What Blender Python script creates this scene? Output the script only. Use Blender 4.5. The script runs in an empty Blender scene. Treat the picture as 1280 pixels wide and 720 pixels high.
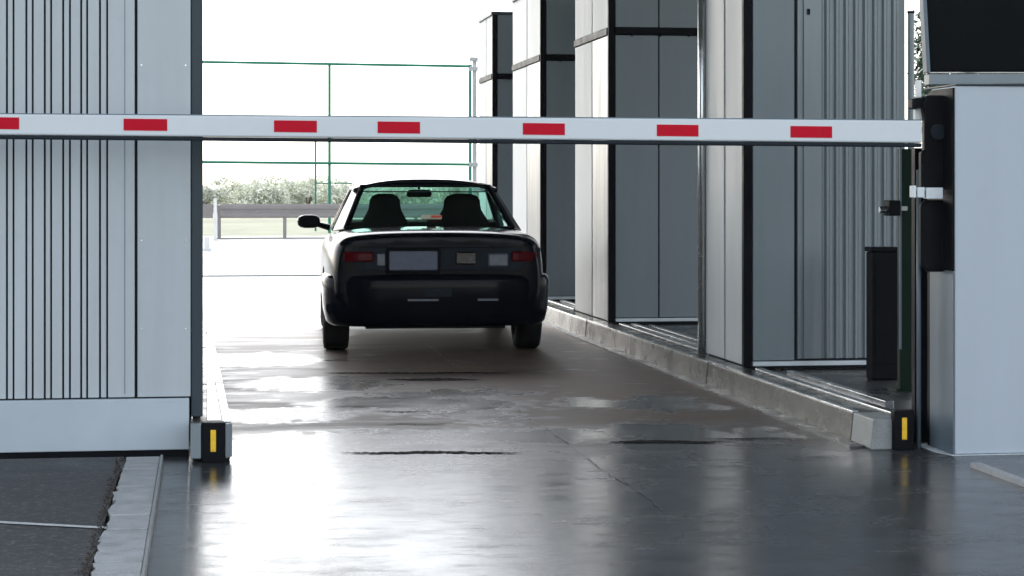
import bpy, bmesh, math, random
from mathutils import Vector, Matrix
random.seed(7)
S = bpy.context.scene
COL = S.collection
R = math.radians

# ------------------------------------------------------------------ camera
F, U0, V0, YAW, HC = 2600.0, 640.0, 236.0, math.atan(385/2600.0), 1.30
def X(u, Y):                       # lateral position seen at column u on the plane Y
    return Y*math.tan(YAW + math.atan((u-U0)/F))
def D(x, Y): return Y*math.cos(YAW) + x*math.sin(YAW)
def Z(v, x, Y): return HC + (V0-v)*D(x, Y)/F
def G(u, v, z=0.0):                # point of a horizontal surface seen at (u, v)
    d = (HC-z)*F/(v-V0); k = (u-U0)/F
    return (d*(math.sin(YAW)+k*math.cos(YAW)), d*(math.cos(YAW)-k*math.sin(YAW)))

cd = bpy.data.cameras.new('camera'); cam = bpy.data.objects.new('camera', cd); COL.objects.link(cam)
cam.location = (0, 0, HC); cam.rotation_euler = (R(90), 0, -YAW)
cd.sensor_width = 36; cd.lens = F/1280*36; cd.shift_y = -(360-V0)/1280
cd.clip_start = .1; cd.clip_end = 6000
S.camera = cam

# ------------------------------------------------------------------ materials
def new_mat(name):
    m = bpy.data.materials.new(name); m.use_nodes = True
    nt = m.node_tree; b = nt.nodes['Principled BSDF']
    return m, nt, b
def N(nt, t, **k):
    n = nt.nodes.new(t)
    for a, v in k.items(): setattr(n, a, v)
    return n
def noise(nt, vec, scale, detail=4, rough=.55, mapping=None):
    if mapping is not None:
        mp = N(nt, 'ShaderNodeMapping'); mp.inputs['Scale'].default_value = mapping
        nt.links.new(vec, mp.inputs[0]); vec = mp.outputs[0]
    n = N(nt, 'ShaderNodeTexNoise'); n.inputs['Scale'].default_value = scale
    n.inputs['Detail'].default_value = detail; n.inputs['Roughness'].default_value = rough
    nt.links.new(vec, n.inputs['Vector']); return n.outputs['Fac']
def ramp(nt, fac, stops, interp='LINEAR'):
    r = N(nt, 'ShaderNodeValToRGB'); r.color_ramp.interpolation = interp
    e = r.color_ramp.elements
    while len(e) < len(stops): e.new(.5)
    for i, (p, c) in enumerate(stops):
        e[i].position = p; e[i].color = (c, c, c, 1) if isinstance(c, (int, float)) else (*c, 1)
    nt.links.new(fac, r.inputs[0]); return r.outputs[0]
def mth(nt, op, a, b=None, clamp=False):
    n = N(nt, 'ShaderNodeMath', operation=op); n.use_clamp = clamp
    for i, v in enumerate((a, b)):
        if v is None: continue
        if isinstance(v, (int, float)): n.inputs[i].default_value = v
        else: nt.links.new(v, n.inputs[i])
    return n.outputs[0]
def mixc(nt, f, a, b, mode='MIX'):
    n = N(nt, 'ShaderNodeMix', data_type='RGBA', blend_type=mode)
    for i, v in ((0, f), (6, a), (7, b)):
        if isinstance(v, (int, float)): n.inputs[i].default_value = v
        elif isinstance(v, tuple): n.inputs[i].default_value = (*v, 1)
        else: nt.links.new(v, n.inputs[i])
    return n.outputs[2]
def bump(nt, b, h, strength, dist=.01):
    n = N(nt, 'ShaderNodeBump'); n.inputs['Strength'].default_value = strength
    n.inputs['Distance'].default_value = dist; nt.links.new(h, n.inputs['Height'])
    nt.links.new(n.outputs[0], b.inputs['Normal'])

def surf(name, col, rough=.5, metal=0, var=.12, scale=3, bmp=0, streak=False, rvar=.1, coat=0):
    """painted / metal / plastic surface with faint wear"""
    m, nt, b = new_mat(name)
    tc = N(nt, 'ShaderNodeTexCoord').outputs['Object']
    mp = (6, 6, .5) if streak else (1, 1, 1)
    n1 = noise(nt, tc, scale, 5, .6, mp)
    n2 = noise(nt, tc, scale*9, 3, .6)
    lo = tuple(c*(1-var) for c in col); hi = tuple(min(1, c*(1+var)) for c in col)
    c = ramp(nt, n1, [(.3, lo), (.7, hi)])
    c = mixc(nt, mth(nt, 'MULTIPLY', ramp(nt, n2, [(.55, 0), (.8, 1)]), var*1.2), c, tuple(x*.45 for x in col))
    nt.links.new(c, b.inputs['Base Color'])
    nt.links.new(ramp(nt, n1, [(.25, max(.02, rough-rvar)), (.75, min(1, rough+rvar))]), b.inputs['Roughness'])
    b.inputs['Metallic'].default_value = metal
    b.inputs['Coat Weight'].default_value = coat; b.inputs['Coat Roughness'].default_value = .05
    if bmp: bump(nt, b, n2, bmp)
    return m

M = {}
M['panel_white'] = surf('pale blue painted cladding', (.43, .475, .50), .42, var=.08, scale=.9, streak=True)
M['panel_skirt'] = surf('painted skirting', (.42, .485, .525), .4, var=.07, scale=1.2)
M['panel_grey'] = surf('blue grey cladding', (.185, .222, .240), .45, var=.07, scale=.9, streak=True)
M['panel_rib'] = surf('grey ribbed cladding', (.205, .24, .25), .4, metal=.25, var=.1, scale=2, streak=True)
M['panel_lane'] = surf('brushed light metal cladding', (.42, .45, .46), .5, metal=0, var=.07, scale=1.4, streak=True)
M['panel_satin'] = surf('satin dark metal cladding', (.11, .125, .135), .34, metal=.3, var=.1, scale=1.4, streak=True)
M['dark_groove'] = surf('dark gasket', (.02, .026, .03), .6, var=.2)
M['dark_post'] = surf('anthracite profile', (.035, .05, .06), .42, var=.12, scale=2)
M['black_plastic'] = surf('black plastic', (.008, .009, .011), .45, var=.25, scale=6)
M['black_glass'] = surf('tinted black glass', (.004, .006, .007), .12, var=.2, scale=2, rvar=.05)
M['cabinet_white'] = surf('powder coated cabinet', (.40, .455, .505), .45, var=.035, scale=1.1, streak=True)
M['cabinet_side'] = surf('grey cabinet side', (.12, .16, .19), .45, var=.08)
M['plinth'] = surf('painted plinth', (.62, .68, .70), .5, var=.15, scale=6)
M['steel'] = surf('galvanised steel', (.6, .62, .62), .22, metal=.85, var=.15, scale=6)
M['arm_white'] = surf('white lacquered boom', (.60, .65, .68), .35, var=.03, scale=2)
M['arm_red'] = surf('red reflective tape', (.50, .0, .018), .5, var=.06, scale=8)
M['arm_red'].node_tree.nodes['Principled BSDF'].inputs['Specular IOR Level'].default_value = .15
M['rubber'] = surf('dark rubber', (.018, .024, .030), .6, var=.2, scale=8)
M['green_paint'] = surf('green painted steel', (.0, .16, .10), .45, var=.1)
M['dark_green'] = surf('dark green painted steel', (.002, .014, .007), .5, var=.2)
M['yellow'] = surf('yellow reflector', (.85, .50, .02), .3, var=.25, scale=25)
M['guard'] = surf('weathered guard rail', (.24, .22, .21), .6, var=.1, scale=1)
M['white_post'] = surf('white painted post', (.75, .76, .74), .5, var=.08)
# car
M['paint'] = surf('black car paint', (.003, .004, .007), .13, var=.1, rvar=.03)
M['paint'].node_tree.nodes['Principled BSDF'].inputs['Specular IOR Level'].default_value = .10
M['tyre'] = surf('tyre rubber', (.012, .012, .012), .75, var=.3, scale=20)
M['rim'] = surf('alloy rim', (.35, .36, .37), .35, metal=.8)
M['trim'] = surf('interior cloth', (.022, .016, .014), .85, var=.2, scale=20)
M['headliner'] = surf('grey headliner', (.06, .065, .065), .9, var=.1)
M['tail_red'] = surf('red lamp lens', (.075, .002, .005), .2, var=.2, scale=20)
M['lamp_clear'] = surf('clear lamp lens', (.10, .115, .145), .2, var=.15, scale=25)
M['lamp_smoke'] = surf('smoked lamp lens', (.018, .013, .011), .2, var=.3, scale=25)
M['plate'] = surf('number plate', (.12, .137, .18), .35, var=.12, scale=15)
M['chrome'] = surf('dull chrome', (.3, .31, .32), .25, metal=1, var=.2)
M['spot_red'] = surf('orange red light spot', (.65, .06, .02), .3, var=.2)
M['spot_cream'] = surf('cream light spot', (.65, .6, .45), .5, var=.1)

def glass(name, tint, rough=.02):
    m, nt, b = new_mat(name)
    out = nt.nodes['Material Output']
    tr = N(nt, 'ShaderNodeBsdfTransparent'); tr.inputs[0].default_value = (*tint, 1)
    gl = N(nt, 'ShaderNodeBsdfGlossy'); gl.inputs[1 if False else 'Roughness'].default_value = rough
    fr = N(nt, 'ShaderNodeLayerWeight'); fr.inputs[0].default_value = .5
    ff = mth(nt, 'ADD', mth(nt, 'MULTIPLY', mth(nt, 'POWER', fr.outputs[1], 4.5), .7), .05, True)
    mx = N(nt, 'ShaderNodeMixShader')
    nt.links.new(ff, mx.inputs[0]); nt.links.new(tr.outputs[0], mx.inputs[1]); nt.links.new(gl.outputs[0], mx.inputs[2])
    nt.links.new(mx.outputs[0], out.inputs[0]); nt.nodes.remove(b)
    return m
M['glass'] = glass('tinted car glass', (.62, .86, .80))

for k_, v_ in (('black_plastic', .04), ('black_glass', .02), ('rubber', .1), ('dark_post', .25), ('dark_green', .15), ('trim', .05), ('tyre', .1), ('dark_groove', .1), ('tail_red', .15), ('plate', .2), ('cabinet_side', .25), ('panel_lane', .2), ('panel_satin', .3)):
    M[k_].node_tree.nodes['Principled BSDF'].inputs['Specular IOR Level'].default_value = v_
# concrete
def concrete(name, col, rough=.6, wet=.0, scale=2.5, moss=0):
    m, nt, b = new_mat(name)
    tc = N(nt, 'ShaderNodeTexCoord').outputs['Object']
    a = noise(nt, tc, scale, 6, .65); f = noise(nt, tc, scale*14, 4, .7); s = noise(nt, tc, scale*60, 2, .6)
    c = ramp(nt, a, [(.25, tuple(x*.55 for x in col)), (.5, col), (.75, tuple(min(1, x*1.25) for x in col))])
    c = mixc(nt, ramp(nt, f, [(.5, 0), (.75, .7)]), c, tuple(x*.4 for x in col))
    if moss: c = mixc(nt, ramp(nt, noise(nt, tc, scale*3, 5, .7), [(.5, 0), (.62, moss)]), c, (.02, .025, .018))
    nt.links.new(c, b.inputs['Base Color'])
    nt.links.new(ramp(nt, a, [(.3, max(.05, rough-wet)), (.65, rough)]), b.inputs['Roughness'])
    bump(nt, b, mixc(nt, .5, f, s), .35, .006)
    return m
M['kerb'] = concrete('kerb concrete', (.05, .056, .053), .35, .25, 3.5, moss=.9)
M['kerb_light'] = concrete('pale kerb concrete', (.24, .26, .255), .6, .2, 5)
M['platform'] = concrete('dark wet island concrete', (.045, .05, .052), .45, .3, 3)
M['apron'] = concrete('dry pale concrete', (.40, .40, .39), .75, 0, .3)
M['paver'] = concrete('pale edging stone', (.33, .35, .355), .6, .2, 9)
M['brown_paving'] = concrete('brown wet paving', (.12, .095, .08), .5, .3, 6)
M['soil'] = concrete('dark soil', (.03, .022, .015), .9, 0, 30)
M['tar'] = surf('tar joint', (.006, .007, .008), .7, var=.3, scale=12)
M['tar'].node_tree.nodes['Principled BSDF'].inputs['Specular IOR Level'].default_value = .03
M['kerb'].node_tree.nodes['Principled BSDF'].inputs['Specular IOR Level'].default_value = .16
M['ground'] = concrete('dry far ground', (.26, .27, .19), .95, 0, .05)

# wet lane
def wet_road():
    m, nt, b = new_mat('wet lane asphalt')
    g = N(nt, 'ShaderNodeTexCoord').outputs['Object']
    sep = N(nt, 'ShaderNodeSeparateXYZ'); nt.links.new(g, sep.inputs[0])
    big = noise(nt, g, .55, 4, .55)
    mid = noise(nt, g, 2.3, 5, .62, (.8, 1.2, 1))
    fine = noise(nt, g, 22, 4, .7)
    grit = noise(nt, g, 160, 3, .7)
    # drier, browner stretch from y = 10.6 to 17 m
    wob = mth(nt, 'MULTIPLY', mth(nt, 'SUBTRACT', noise(nt, g, 1.1, 4, .6, (.35, 1, 1)), .5), 2.6)
    yy = mth(nt, 'ADD', mth(nt, 'ADD', sep.outputs[1], wob), mth(nt, 'MULTIPLY', mth(nt, 'SUBTRACT', noise(nt, g, 5, 5, .7, (.6, 1, 1)), .5), 1.4))
    def band(v, a0, a1, b0, b1):
        n = N(nt, 'ShaderNodeMapRange', interpolation_type='SMOOTHSTEP'); n.inputs[1].default_value = a0; n.inputs[2].default_value = a1
        nt.links.new(v, n.inputs[0])
        k = N(nt, 'ShaderNodeMapRange', interpolation_type='SMOOTHSTEP'); k.inputs[1].default_value = b0; k.inputs[2].default_value = b1
        k.inputs[3].default_value = 1; k.inputs[4].default_value = 0
        nt.links.new(v, k.inputs[0])
        return mth(nt, 'MULTIPLY', n.outputs[0], k.outputs[0])
    dryz = band(yy, 9.7, 11.6, 20, 25)
    xx = mth(nt, 'ADD', sep.outputs[0], mth(nt, 'MULTIPLY', mth(nt, 'SUBTRACT', big, .5), 2.0))
    rightish = N(nt, 'ShaderNodeMapRange', interpolation_type='SMOOTHSTEP'); rightish.inputs[1].default_value = .6; rightish.inputs[2].default_value = 2.4
    rightish.inputs[3].default_value = .55
    nt.links.new(xx, rightish.inputs[0])
    streak = ramp(nt, noise(nt, g, 1.5, 5, .6, (.45, 2.6, 1)), [(.42, 0), (.58, 1)])
    pud = ramp(nt, mid, [(.34, .6), (.42, 0)])
    dry = mth(nt, 'MULTIPLY', dryz, mth(nt, 'MAXIMUM', mth(nt, 'ADD', mth(nt, 'MULTIPLY', streak, .45), .45), rightish.outputs[0]), True)
    dry = mth(nt, 'MULTIPLY', dry, mth(nt, 'SUBTRACT', 1.0, mth(nt, 'MULTIPLY', pud, .75)), True)
    # standing water in shallow dips
    wx = mth(nt, 'ADD', sep.outputs[0], mth(nt, 'MULTIPLY', mth(nt, 'SUBTRACT', noise(nt, g, 3.5, 5, .65), .5), .9))
    wy = mth(nt, 'ADD', sep.outputs[1], mth(nt, 'MULTIPLY', mth(nt, 'SUBTRACT', noise(nt, g, 2.6, 5, .65, (1.3, 1, 1)), .5), 1.3))
    pool = None
    for (u, v, rx, ry) in ((832,545,.36,.75),(835,505,.30,.5),(745,503,.25,.35),(400,480,.55,.55),(520,505,.75,.5),(560,492,.6,.25),(330,520,.5,.4),(640,545,.6,.4),(300,450,.6,.7),(470,548,.8,.35),(600,520,.25,.4),(330,405,.7,1.2),(950,545,.25,.3)):
        cx, cy = G(u, v)
        dx = mth(nt, 'DIVIDE', mth(nt, 'SUBTRACT', wx, cx), rx); dy = mth(nt, 'DIVIDE', mth(nt, 'SUBTRACT', wy, cy), ry)
        d2 = mth(nt, 'ADD', mth(nt, 'MULTIPLY', dx, dx), mth(nt, 'MULTIPLY', dy, dy))
        pool = d2 if pool is None else mth(nt, 'MINIMUM', pool, d2)
    poolm = ramp(nt, mth(nt, 'MULTIPLY', pool, .5), [(.30, 1), (.62, 0)])
    dry = mth(nt, 'MULTIPLY', dry, mth(nt, 'SUBTRACT', 1.0, mth(nt, 'MULTIPLY', poolm, .92)), True)
    near = ramp(nt, noise(nt, g, 5.5, 6, .7, (.6, 1.5, 1)), [(.50, 0), (.66, .20)])
    dry = mth(nt, 'MAXIMUM', dry, mth(nt, 'MULTIPLY', near, mth(nt, 'SUBTRACT', 1.0, mth(nt, 'MULTIPLY', poolm, 1.0))))
    colA = ramp(nt, mid, [(.3, (.020, .024, .028)), (.7, (.045, .052, .058))])
    colB = ramp(nt, mid, [(.3, (.036, .020, .012)), (.7, (.095, .060, .038))])
    c = mixc(nt, dry, colA, colB)
    c = mixc(nt, ramp(nt, grit, [(.5, 0), (.8, .55)]), c, (.15, .15, .145))
    c = mixc(nt, ramp(nt, fine, [(.55, 0), (.8, .5)]), c, (.015, .015, .016))
    nt.links.new(c, b.inputs['Base Color'])
    rwet = ramp(nt, mixc(nt, .5, mid, big), [(.36, .13), (.5, .22), (.66, .34)])
    rgh = N(nt, 'ShaderNodeMix', data_type='FLOAT'); nt.links.new(dry, rgh.inputs[0]); nt.links.new(rwet, rgh.inputs[2]); rgh.inputs[3].default_value = .55
    nt.links.new(rgh.outputs[0], b.inputs['Roughness'])
    b.inputs['Specular IOR Level'].default_value = .5
    bs = N(nt, 'ShaderNodeBump'); bs.inputs['Distance'].default_value = .004
    nt.links.new(mth(nt, 'ADD', mth(nt, 'MULTIPLY', dry, .6), .15), bs.inputs['Strength'])
    nt.links.new(mixc(nt, .45, fine, grit), bs.inputs['Height'])
    b2 = N(nt, 'ShaderNodeBump'); b2.inputs['Distance'].default_value = .02; b2.inputs['Strength'].default_value = .03
    nt.links.new(noise(nt, g, 1.4, 3, .5, (.5, 1.2, 1)), b2.inputs['Height']); nt.links.new(bs.outputs[0], b2.inputs['Normal'])
    nt.links.new(b2.outputs[0], b.inputs['Normal'])
    return m
M['wet'] = wet_road()
def dark_asphalt():
    m, nt, b = new_mat('rough dark asphalt')
    g = N(nt, 'ShaderNodeTexCoord').outputs['Object']
    grit = noise(nt, g, 30, 5, .85); mid = noise(nt, g, 3, 5, .6)
    c = ramp(nt, mid, [(.3, (.022, .026, .029)), (.7, (.042, .047, .050))])
    c = mixc(nt, ramp(nt, grit, [(.54, 0), (.62, 1)]), c, (.13, .13, .125))
    c = mixc(nt, ramp(nt, noise(nt, g, 55, 2, .5), [(.62, 0), (.70, .6)]), c, (.13, .085, .06))
    nt.links.new(c, b.inputs['Base Color'])
    nt.links.new(ramp(nt, mid, [(.3, .5), (.7, .75)]), b.inputs['Roughness'])
    bump(nt, b, grit, .8, .006)
    return m
M['asphalt'] = dark_asphalt()
def leafmat(name, col):
    m, nt, b = new_mat(name)
    oi = N(nt, 'ShaderNodeTexCoord').outputs['Object']
    c = ramp(nt, noise(nt, oi, 1.3, 3), [(.3, tuple(x*.6 for x in col)), (.7, tuple(x*1.4 for x in col))])
    nt.links.new(c, b.inputs['Base Color']); b.inputs['Roughness'].default_value = .6
    b.inputs['Transmission Weight'].default_value = 0
    return m
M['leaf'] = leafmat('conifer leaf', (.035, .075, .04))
M['leaf_hazed'] = leafmat('shrub leaf with haze paled in', (.62, .64, .52))  # leaf colour lifted to stand in for haze and overexposure
M['bark'] = surf('bark', (.10, .075, .055), .9, var=.3, scale=12)

# ------------------------------------------------------------------ builders
class MB:
    def __init__(s): s.v = []; s.f = []
    def add(s, vs, fs):
        k = len(s.v); s.v += [tuple(p) for p in vs]; s.f += [tuple(i+k for i in f) for f in fs]; return s
    def box(s, x0, x1, y0, y1, z0, z1):
        return s.add([(x0,y0,z0),(x1,y0,z0),(x1,y1,z0),(x0,y1,z0),(x0,y0,z1),(x1,y0,z1),(x1,y1,z1),(x0,y1,z1)],
                     [(0,3,2,1),(4,5,6,7),(0,1,5,4),(1,2,6,5),(2,3,7,6),(3,0,4,7)])
    def prism(s, poly, axis, a, b):
        """poly of 2D points extruded along axis ('x','y','z') from a to b"""
        n = len(poly)
        def P(p, t):
            return {'x': (t, p[0], p[1]), 'y': (p[0], t, p[1]), 'z': (p[0], p[1], t)}[axis]
        vs = [P(p, a) for p in poly]+[P(p, b) for p in poly]
        fs = [tuple(range(n))[::-1], tuple(range(n, 2*n))]+[(i, (i+1) % n, n+(i+1) % n, n+i) for i in range(n)]
        return s.add(vs, fs)
    def tube(s, p, q, r, r2=None, n=12, caps=True):
        p, q = Vector(p), Vector(q); r2 = r if r2 is None else r2
        d = (q-p).normalized(); u = d.orthogonal().normalized(); w = d.cross(u)
        vs = []
        for c, rr in ((p, r), (q, r2)):
            for i in range(n):
                a = 2*math.pi*i/n; vs.append(c+u*math.cos(a)*rr+w*math.sin(a)*rr)
        fs = [(i, (i+1) % n, n+(i+1) % n, n+i) for i in range(n)]
        if caps: fs += [tuple(range(n))[::-1], tuple(range(n, 2*n))]
        return s.add(vs, fs)
    def build(s, name, mat, parent=None, bevel=0, smooth=False, sub=0, origin=None, rot=0, kind=None):
        me = bpy.data.meshes.new(name)
        vs = s.v
        if origin is not None: vs = [tuple(Vector(p)-Vector(origin)) for p in vs]
        me.from_pydata(vs, [], s.f); me.update()
        bm = bmesh.new(); bm.from_mesh(me); bmesh.ops.recalc_face_normals(bm, faces=bm.faces); bm.to_mesh(me); bm.free()
        me.materials.append(M[mat] if isinstance(mat, str) else mat)
        o = bpy.data.objects.new(name, me); COL.objects.link(o)
        if origin is not None: o.location = origin
        if parent is not None: o.parent = parent
        if smooth:
            for p in me.polygons: p.use_smooth = True
        if sub:
            md = o.modifiers.new('sub', 'SUBSURF'); md.levels = md.render_levels = sub
        if bevel:
            md = o.modifiers.new('bevel', 'BEVEL'); md.width = bevel; md.segments = 2; md.limit_method = 'ANGLE'; md.angle_limit = R(40)
        if kind: o['kind'] = kind
        return o
def thing(name, label, cat, loc=(0,0,0), rz=0, group=None):
    o = bpy.data.objects.new(name, None); COL.objects.link(o); o.location = loc; o.rotation_euler = (0, 0, rz)
    o.empty_display_size = .2
    o['label'] = label; o['category'] = cat
    if group: o['group'] = group
    return o
def tag(o, label, cat, group=None):
    o['label'] = label; o['category'] = cat
    if group: o['group'] = group
    return o
def sheet(name, pts, z, mat, kind='structure'):
    b = MB(); b.add([(x, y, z) for x, y in pts], [tuple(range(len(pts)))])
    return b.build(name, mat, kind=kind)

# ------------------------------------------------------------------ ground
PZ = .154                                           # top of the right island
b = MB(); b.add([(-2500,-300,-.02),(2500,-300,-.02),(2500,4500,-.02),(-2500,4500,-.02)], [(0,1,2,3)])
b.build('ground', 'ground', kind='structure')
sheet('road', [(-14,1),(16,1),(16,31.1),(-14,31.1)], 0, 'wet')
sheet('concrete_apron', [(-30,31.25),(40,31.25),(40,58),(-30,58)], -.004, 'apron')
b = MB(); b.box(-14,16,31.1,31.25,-.06,-.012); b.box(-14,16,31.1,31.12,-.05,.008); b.box(-14,16,31.25,31.42,-.05,.012)
b.build('drain_channel', 'kerb_light', kind='structure')
# tar joints and cracks of the lane
def crack(u0, u1, v, w, seed):
    rr = random.Random(seed); x0, y0 = G(u0, v); x1, y1 = G(u1, v); n = 60; top = []; bot = []
    for i in range(n+1):
        t = i/n; x = x0+(x1-x0)*t; y = y0+(y1-y0)*t
        e = math.sin(math.pi*t)**.6*w*(.55+.6*rr.random())
        o = .018*math.sin(t*9+seed)+.012*rr.uniform(-1, 1)
        top.append((x, y+o+e, .004)); bot.append((x, y+o-e*.7, .004))
    m = MB(); m.add(bot+top, [(i, i+1, n+2+i, n+1+i) for i in range(n)])
    return m
m = MB()
for a in ((405,640,467,.08,1),(482,600,475,.10,2),(425,655,566.5,.045,3),(758,905,553,.07,4),(480,560,531,.02,5),(460,540,515,.02,6),(880,1010,549,.03,8)):
    c = crack(*a); m.add(c.v, c.f)
m.build('expansion_joint', 'tar', kind='structure')
m = MB(); rr = random.Random(3); n = 160; L = []; Rr = []
for i in range(n+1):
    y = 8.2+i*(9/n); o = .012*math.sin(y*3.1)+.008*rr.uniform(-1, 1); w = .001+.003*rr.random()
    L.append((1.83+o-w, y, .0035)); Rr.append((1.83+o+w, y, .0035))
m.add(L+Rr, [(i, n+1+i, n+2+i, i+1) for i in range(n)])
m.build('lane_joint', 'platform', kind='structure')

# left forecourt: asphalt patch, painted line, stone edging
sheet('asphalt_patch', [(-8,3),(-.375,3),(-.375,10.02),(-8,10.02)], .03, 'asphalt')
x0, y0 = G(-60, 652, .03); x1, y1 = G(133, 661, .03)
b = MB(); b.add([(x0,y0,.034),(x1,y1-.02,.034),(x1,y1+.025,.034),(x0,y0+.05,.034)], [(0,1,2,3)])
M['line'] = surf('worn white paint', (.45,.47,.47), .6, var=.3, scale=30)
b.build('painted_line', 'line', kind='structure')
m = MB(); y = 4.6; rr = random.Random(5)
while y < 9.95:
    l = rr.uniform(.12, .30); y1 = min(y+l-.006, 9.98)
    xl = -.365+rr.uniform(-.012, .012); xm = -.362+rr.uniform(-.012, .010); zz = .035+rr.uniform(0, .006)
    m.prism([(xl,y),(-.205,y),(-.205,y1),(xl+rr.uniform(-.01,.01),y1),(xm,(y+y1)/2)], 'z', -.02, zz)
    y += l
m.build('stone_edging', 'paver', bevel=.004, kind='structure')
b = MB(); b.box(-.203,-.192,4.6,9.98,-.01,.042); b.build('edging_strip', 'kerb_light', kind='structure')
m = MB(); rr = random.Random(6)
for i in range(700):
    yy = rr.uniform(4.7, 9.95); xx = -.385+rr.gauss(0, .012); r = rr.uniform(.002, .007); c = Vector((xx, yy, .034))
    m.add([c+Vector((r*math.cos(a)*rr.uniform(.6,1.2), r*math.sin(a)*rr.uniform(.6,1.2), 0)) for a in (0,1.57,3.14,4.7)]+[c+Vector((0,0,r))], [(0,1,4),(1,2,4),(2,3,4),(3,0,4)])
o = m.build('edge_debris', 'soil'); tag(o, 'crumbs of dark soil and moss along the ragged asphalt edge', 'debris'); o['kind'] = 'stuff'

# ------------------------------------------------------------------ left booth
YB = 10.25
bt = thing('toll_booth', 'pale blue grooved metal clad booth at the left with flat skirting and dark corner post', 'booth', (-1.2, YB, 0))
def bb(): return MB()
def LB(m, name, mat, par=bt, **k):
    m.v = [(x+1.2, y-YB, z) for x, y, z in m.v]; return m.build(name, mat, par, **k)
xr = X(239, YB); xe = X(253.5, YB)
zs_top = Z(498, X(120,YB), YB); zs_bot = Z(563, X(120,YB), YB); H = 3.3
m = bb(); m.box(-3.4, xr-.01, YB+.012, YB+2.6, .02, H); LB(m, 'core_wall', 'dark_groove')
# grooved plank cladding
edges = [X(u, YB) for u in (8.7,17,33,41,56,64,79,87.5,101.5,109,125,134)]
per = X(33,YB)-X(8.7,YB); ext = []
k = 1
while edges[0]-k*per > -3.4:
    ext = [edges[0]-k*per, edges[0]-k*per+.032]+ext; k += 1
allx = [-3.4]+ext+edges+[X(169.5,YB)]
m = bb(); g = .0045
for i in range(len(allx)-1):
    dz = .004 if i % 2 else 0
    m.box(allx[i]+g, allx[i+1]-g, YB-.008+dz, YB+.0125, zs_top+.004, H-.02)
LB(m, 'grooved_panel', 'panel_white', bevel=.003)
m = bb(); m.box(X(156,YB)-.002, X(156,YB)+.002, YB-.0095, YB-.007, zs_top+.02, H-.03); LB(m, 'panel_seam', 'panel_grey')
m = bb(); m.box(X(172,YB), xr-.003, YB-.012, YB+.0125, zs_top+.004, H-.02); LB(m, 'flat_panel', 'panel_white', bevel=.003)
for u_ in (177, 232):
    for z_ in (.62, 1.05, 1.9, 2.3):
        m = bb(); m.tube((X(u_,YB), YB-.0145, z_), (X(u_,YB), YB-.011, z_), .0045, n=10); LB(m, 'screw', 'steel')
m = bb(); m.box(-3.4, X(236.5,YB), YB-.03, YB+.0125, zs_bot, zs_top-.003); LB(m, 'skirting', 'panel_skirt', bevel=.004)
m = bb(); m.box(-3.4, X(236,YB), YB-.018, YB+.01, .0, zs_bot); LB(m, 'base_gap', 'black_plastic')
m = bb(); m.box(xr, xe, YB-.004, YB+.06, .19, H); m.box(xr, xe-.008, YB+.06, YB+2.6, .19, H); LB(m, 'corner_post', 'dark_post', bevel=.004)
m = bb(); m.box(-3.45, xe+.02, YB-.04, YB+2.7, H, H+.12); LB(m, 'roof', 'dark_post')

# ------------------------------------------------------------------ left kerb
def kerb_x(y): return .128 - (y-9.7)*.0108
kl = thing('lane_kerb', 'low steel capped kerb on the left of the lane beside the pale booth', 'kerb', (0, 9.8, 0))
segs = [(10.06,12.05),(12.09,14.85),(14.89,17.4)]
for i, (a, c) in enumerate(segs):
    m = MB(); m.prism([(-.055,a),(kerb_x(a),a),(kerb_x(c),c),(-.055,c)], 'z', 0, .178)
    m.v = [(x, y-9.8, z) for x, y, z in m.v]; m.build('concrete_block', 'kerb', kl, bevel=.008)
    m = MB()
    m.prism([(.015,a+.01),(kerb_x(a)-.045,a+.01),(kerb_x(c)-.045,c-.01),(.015,c-.01)], 'z', .1785, .192)
    m.prism([(kerb_x(a)-.036,a+.01),(kerb_x(a)+.004,a+.01),(kerb_x(c)+.004,c-.01),(kerb_x(c)-.036,c-.01)], 'z', .1785, .186)
    m.v = [(x, y-9.8, z) for x, y, z in m.v]; m.build('steel_cap', 'steel', kl, bevel=.002)
def marker(x0, x1, y, h, label, tilt=0, side=True):
    t = thing('kerb_end_marker', label, 'marker', ((x0+x1)/2, y, 0), 0, 'reflector markers on the kerb ends')
    w = (x1-x0)/2
    m = MB(); m.prism([(-w,0),(w,0),(w,.075),(-w,.075)] if side else [(-w,0),(w,0),(w,.06),(-w,.06)], 'z', 0, h); m.build('housing', 'black_plastic', t, bevel=.005)
    c = 0.0
    m = MB(); m.box(c-.013, c+.013, -.006, .002, h*.27, h*.82); m.build('reflector', 'yellow', t, bevel=.003)
    if side:
        m = MB(); m.box(-w-.052, -w-.003, .0, .07, .02, h-.006); m.build('side_plate', 'panel_grey', t, bevel=.004)
        m = MB(); m.prism([(w+.003,.003),(w+.035,.05),(w+.035,.09),(w+.003,.09)], 'z', .02, h-.01); m.build('side_plate', 'panel_grey', t, bevel=.003)
    return t
xa, ya = G(267, 577)
marker(X(252,ya), X(281,ya), ya-.04, .19, 'black post with a yellow reflector capping the left kerb end', side=True)

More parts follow.
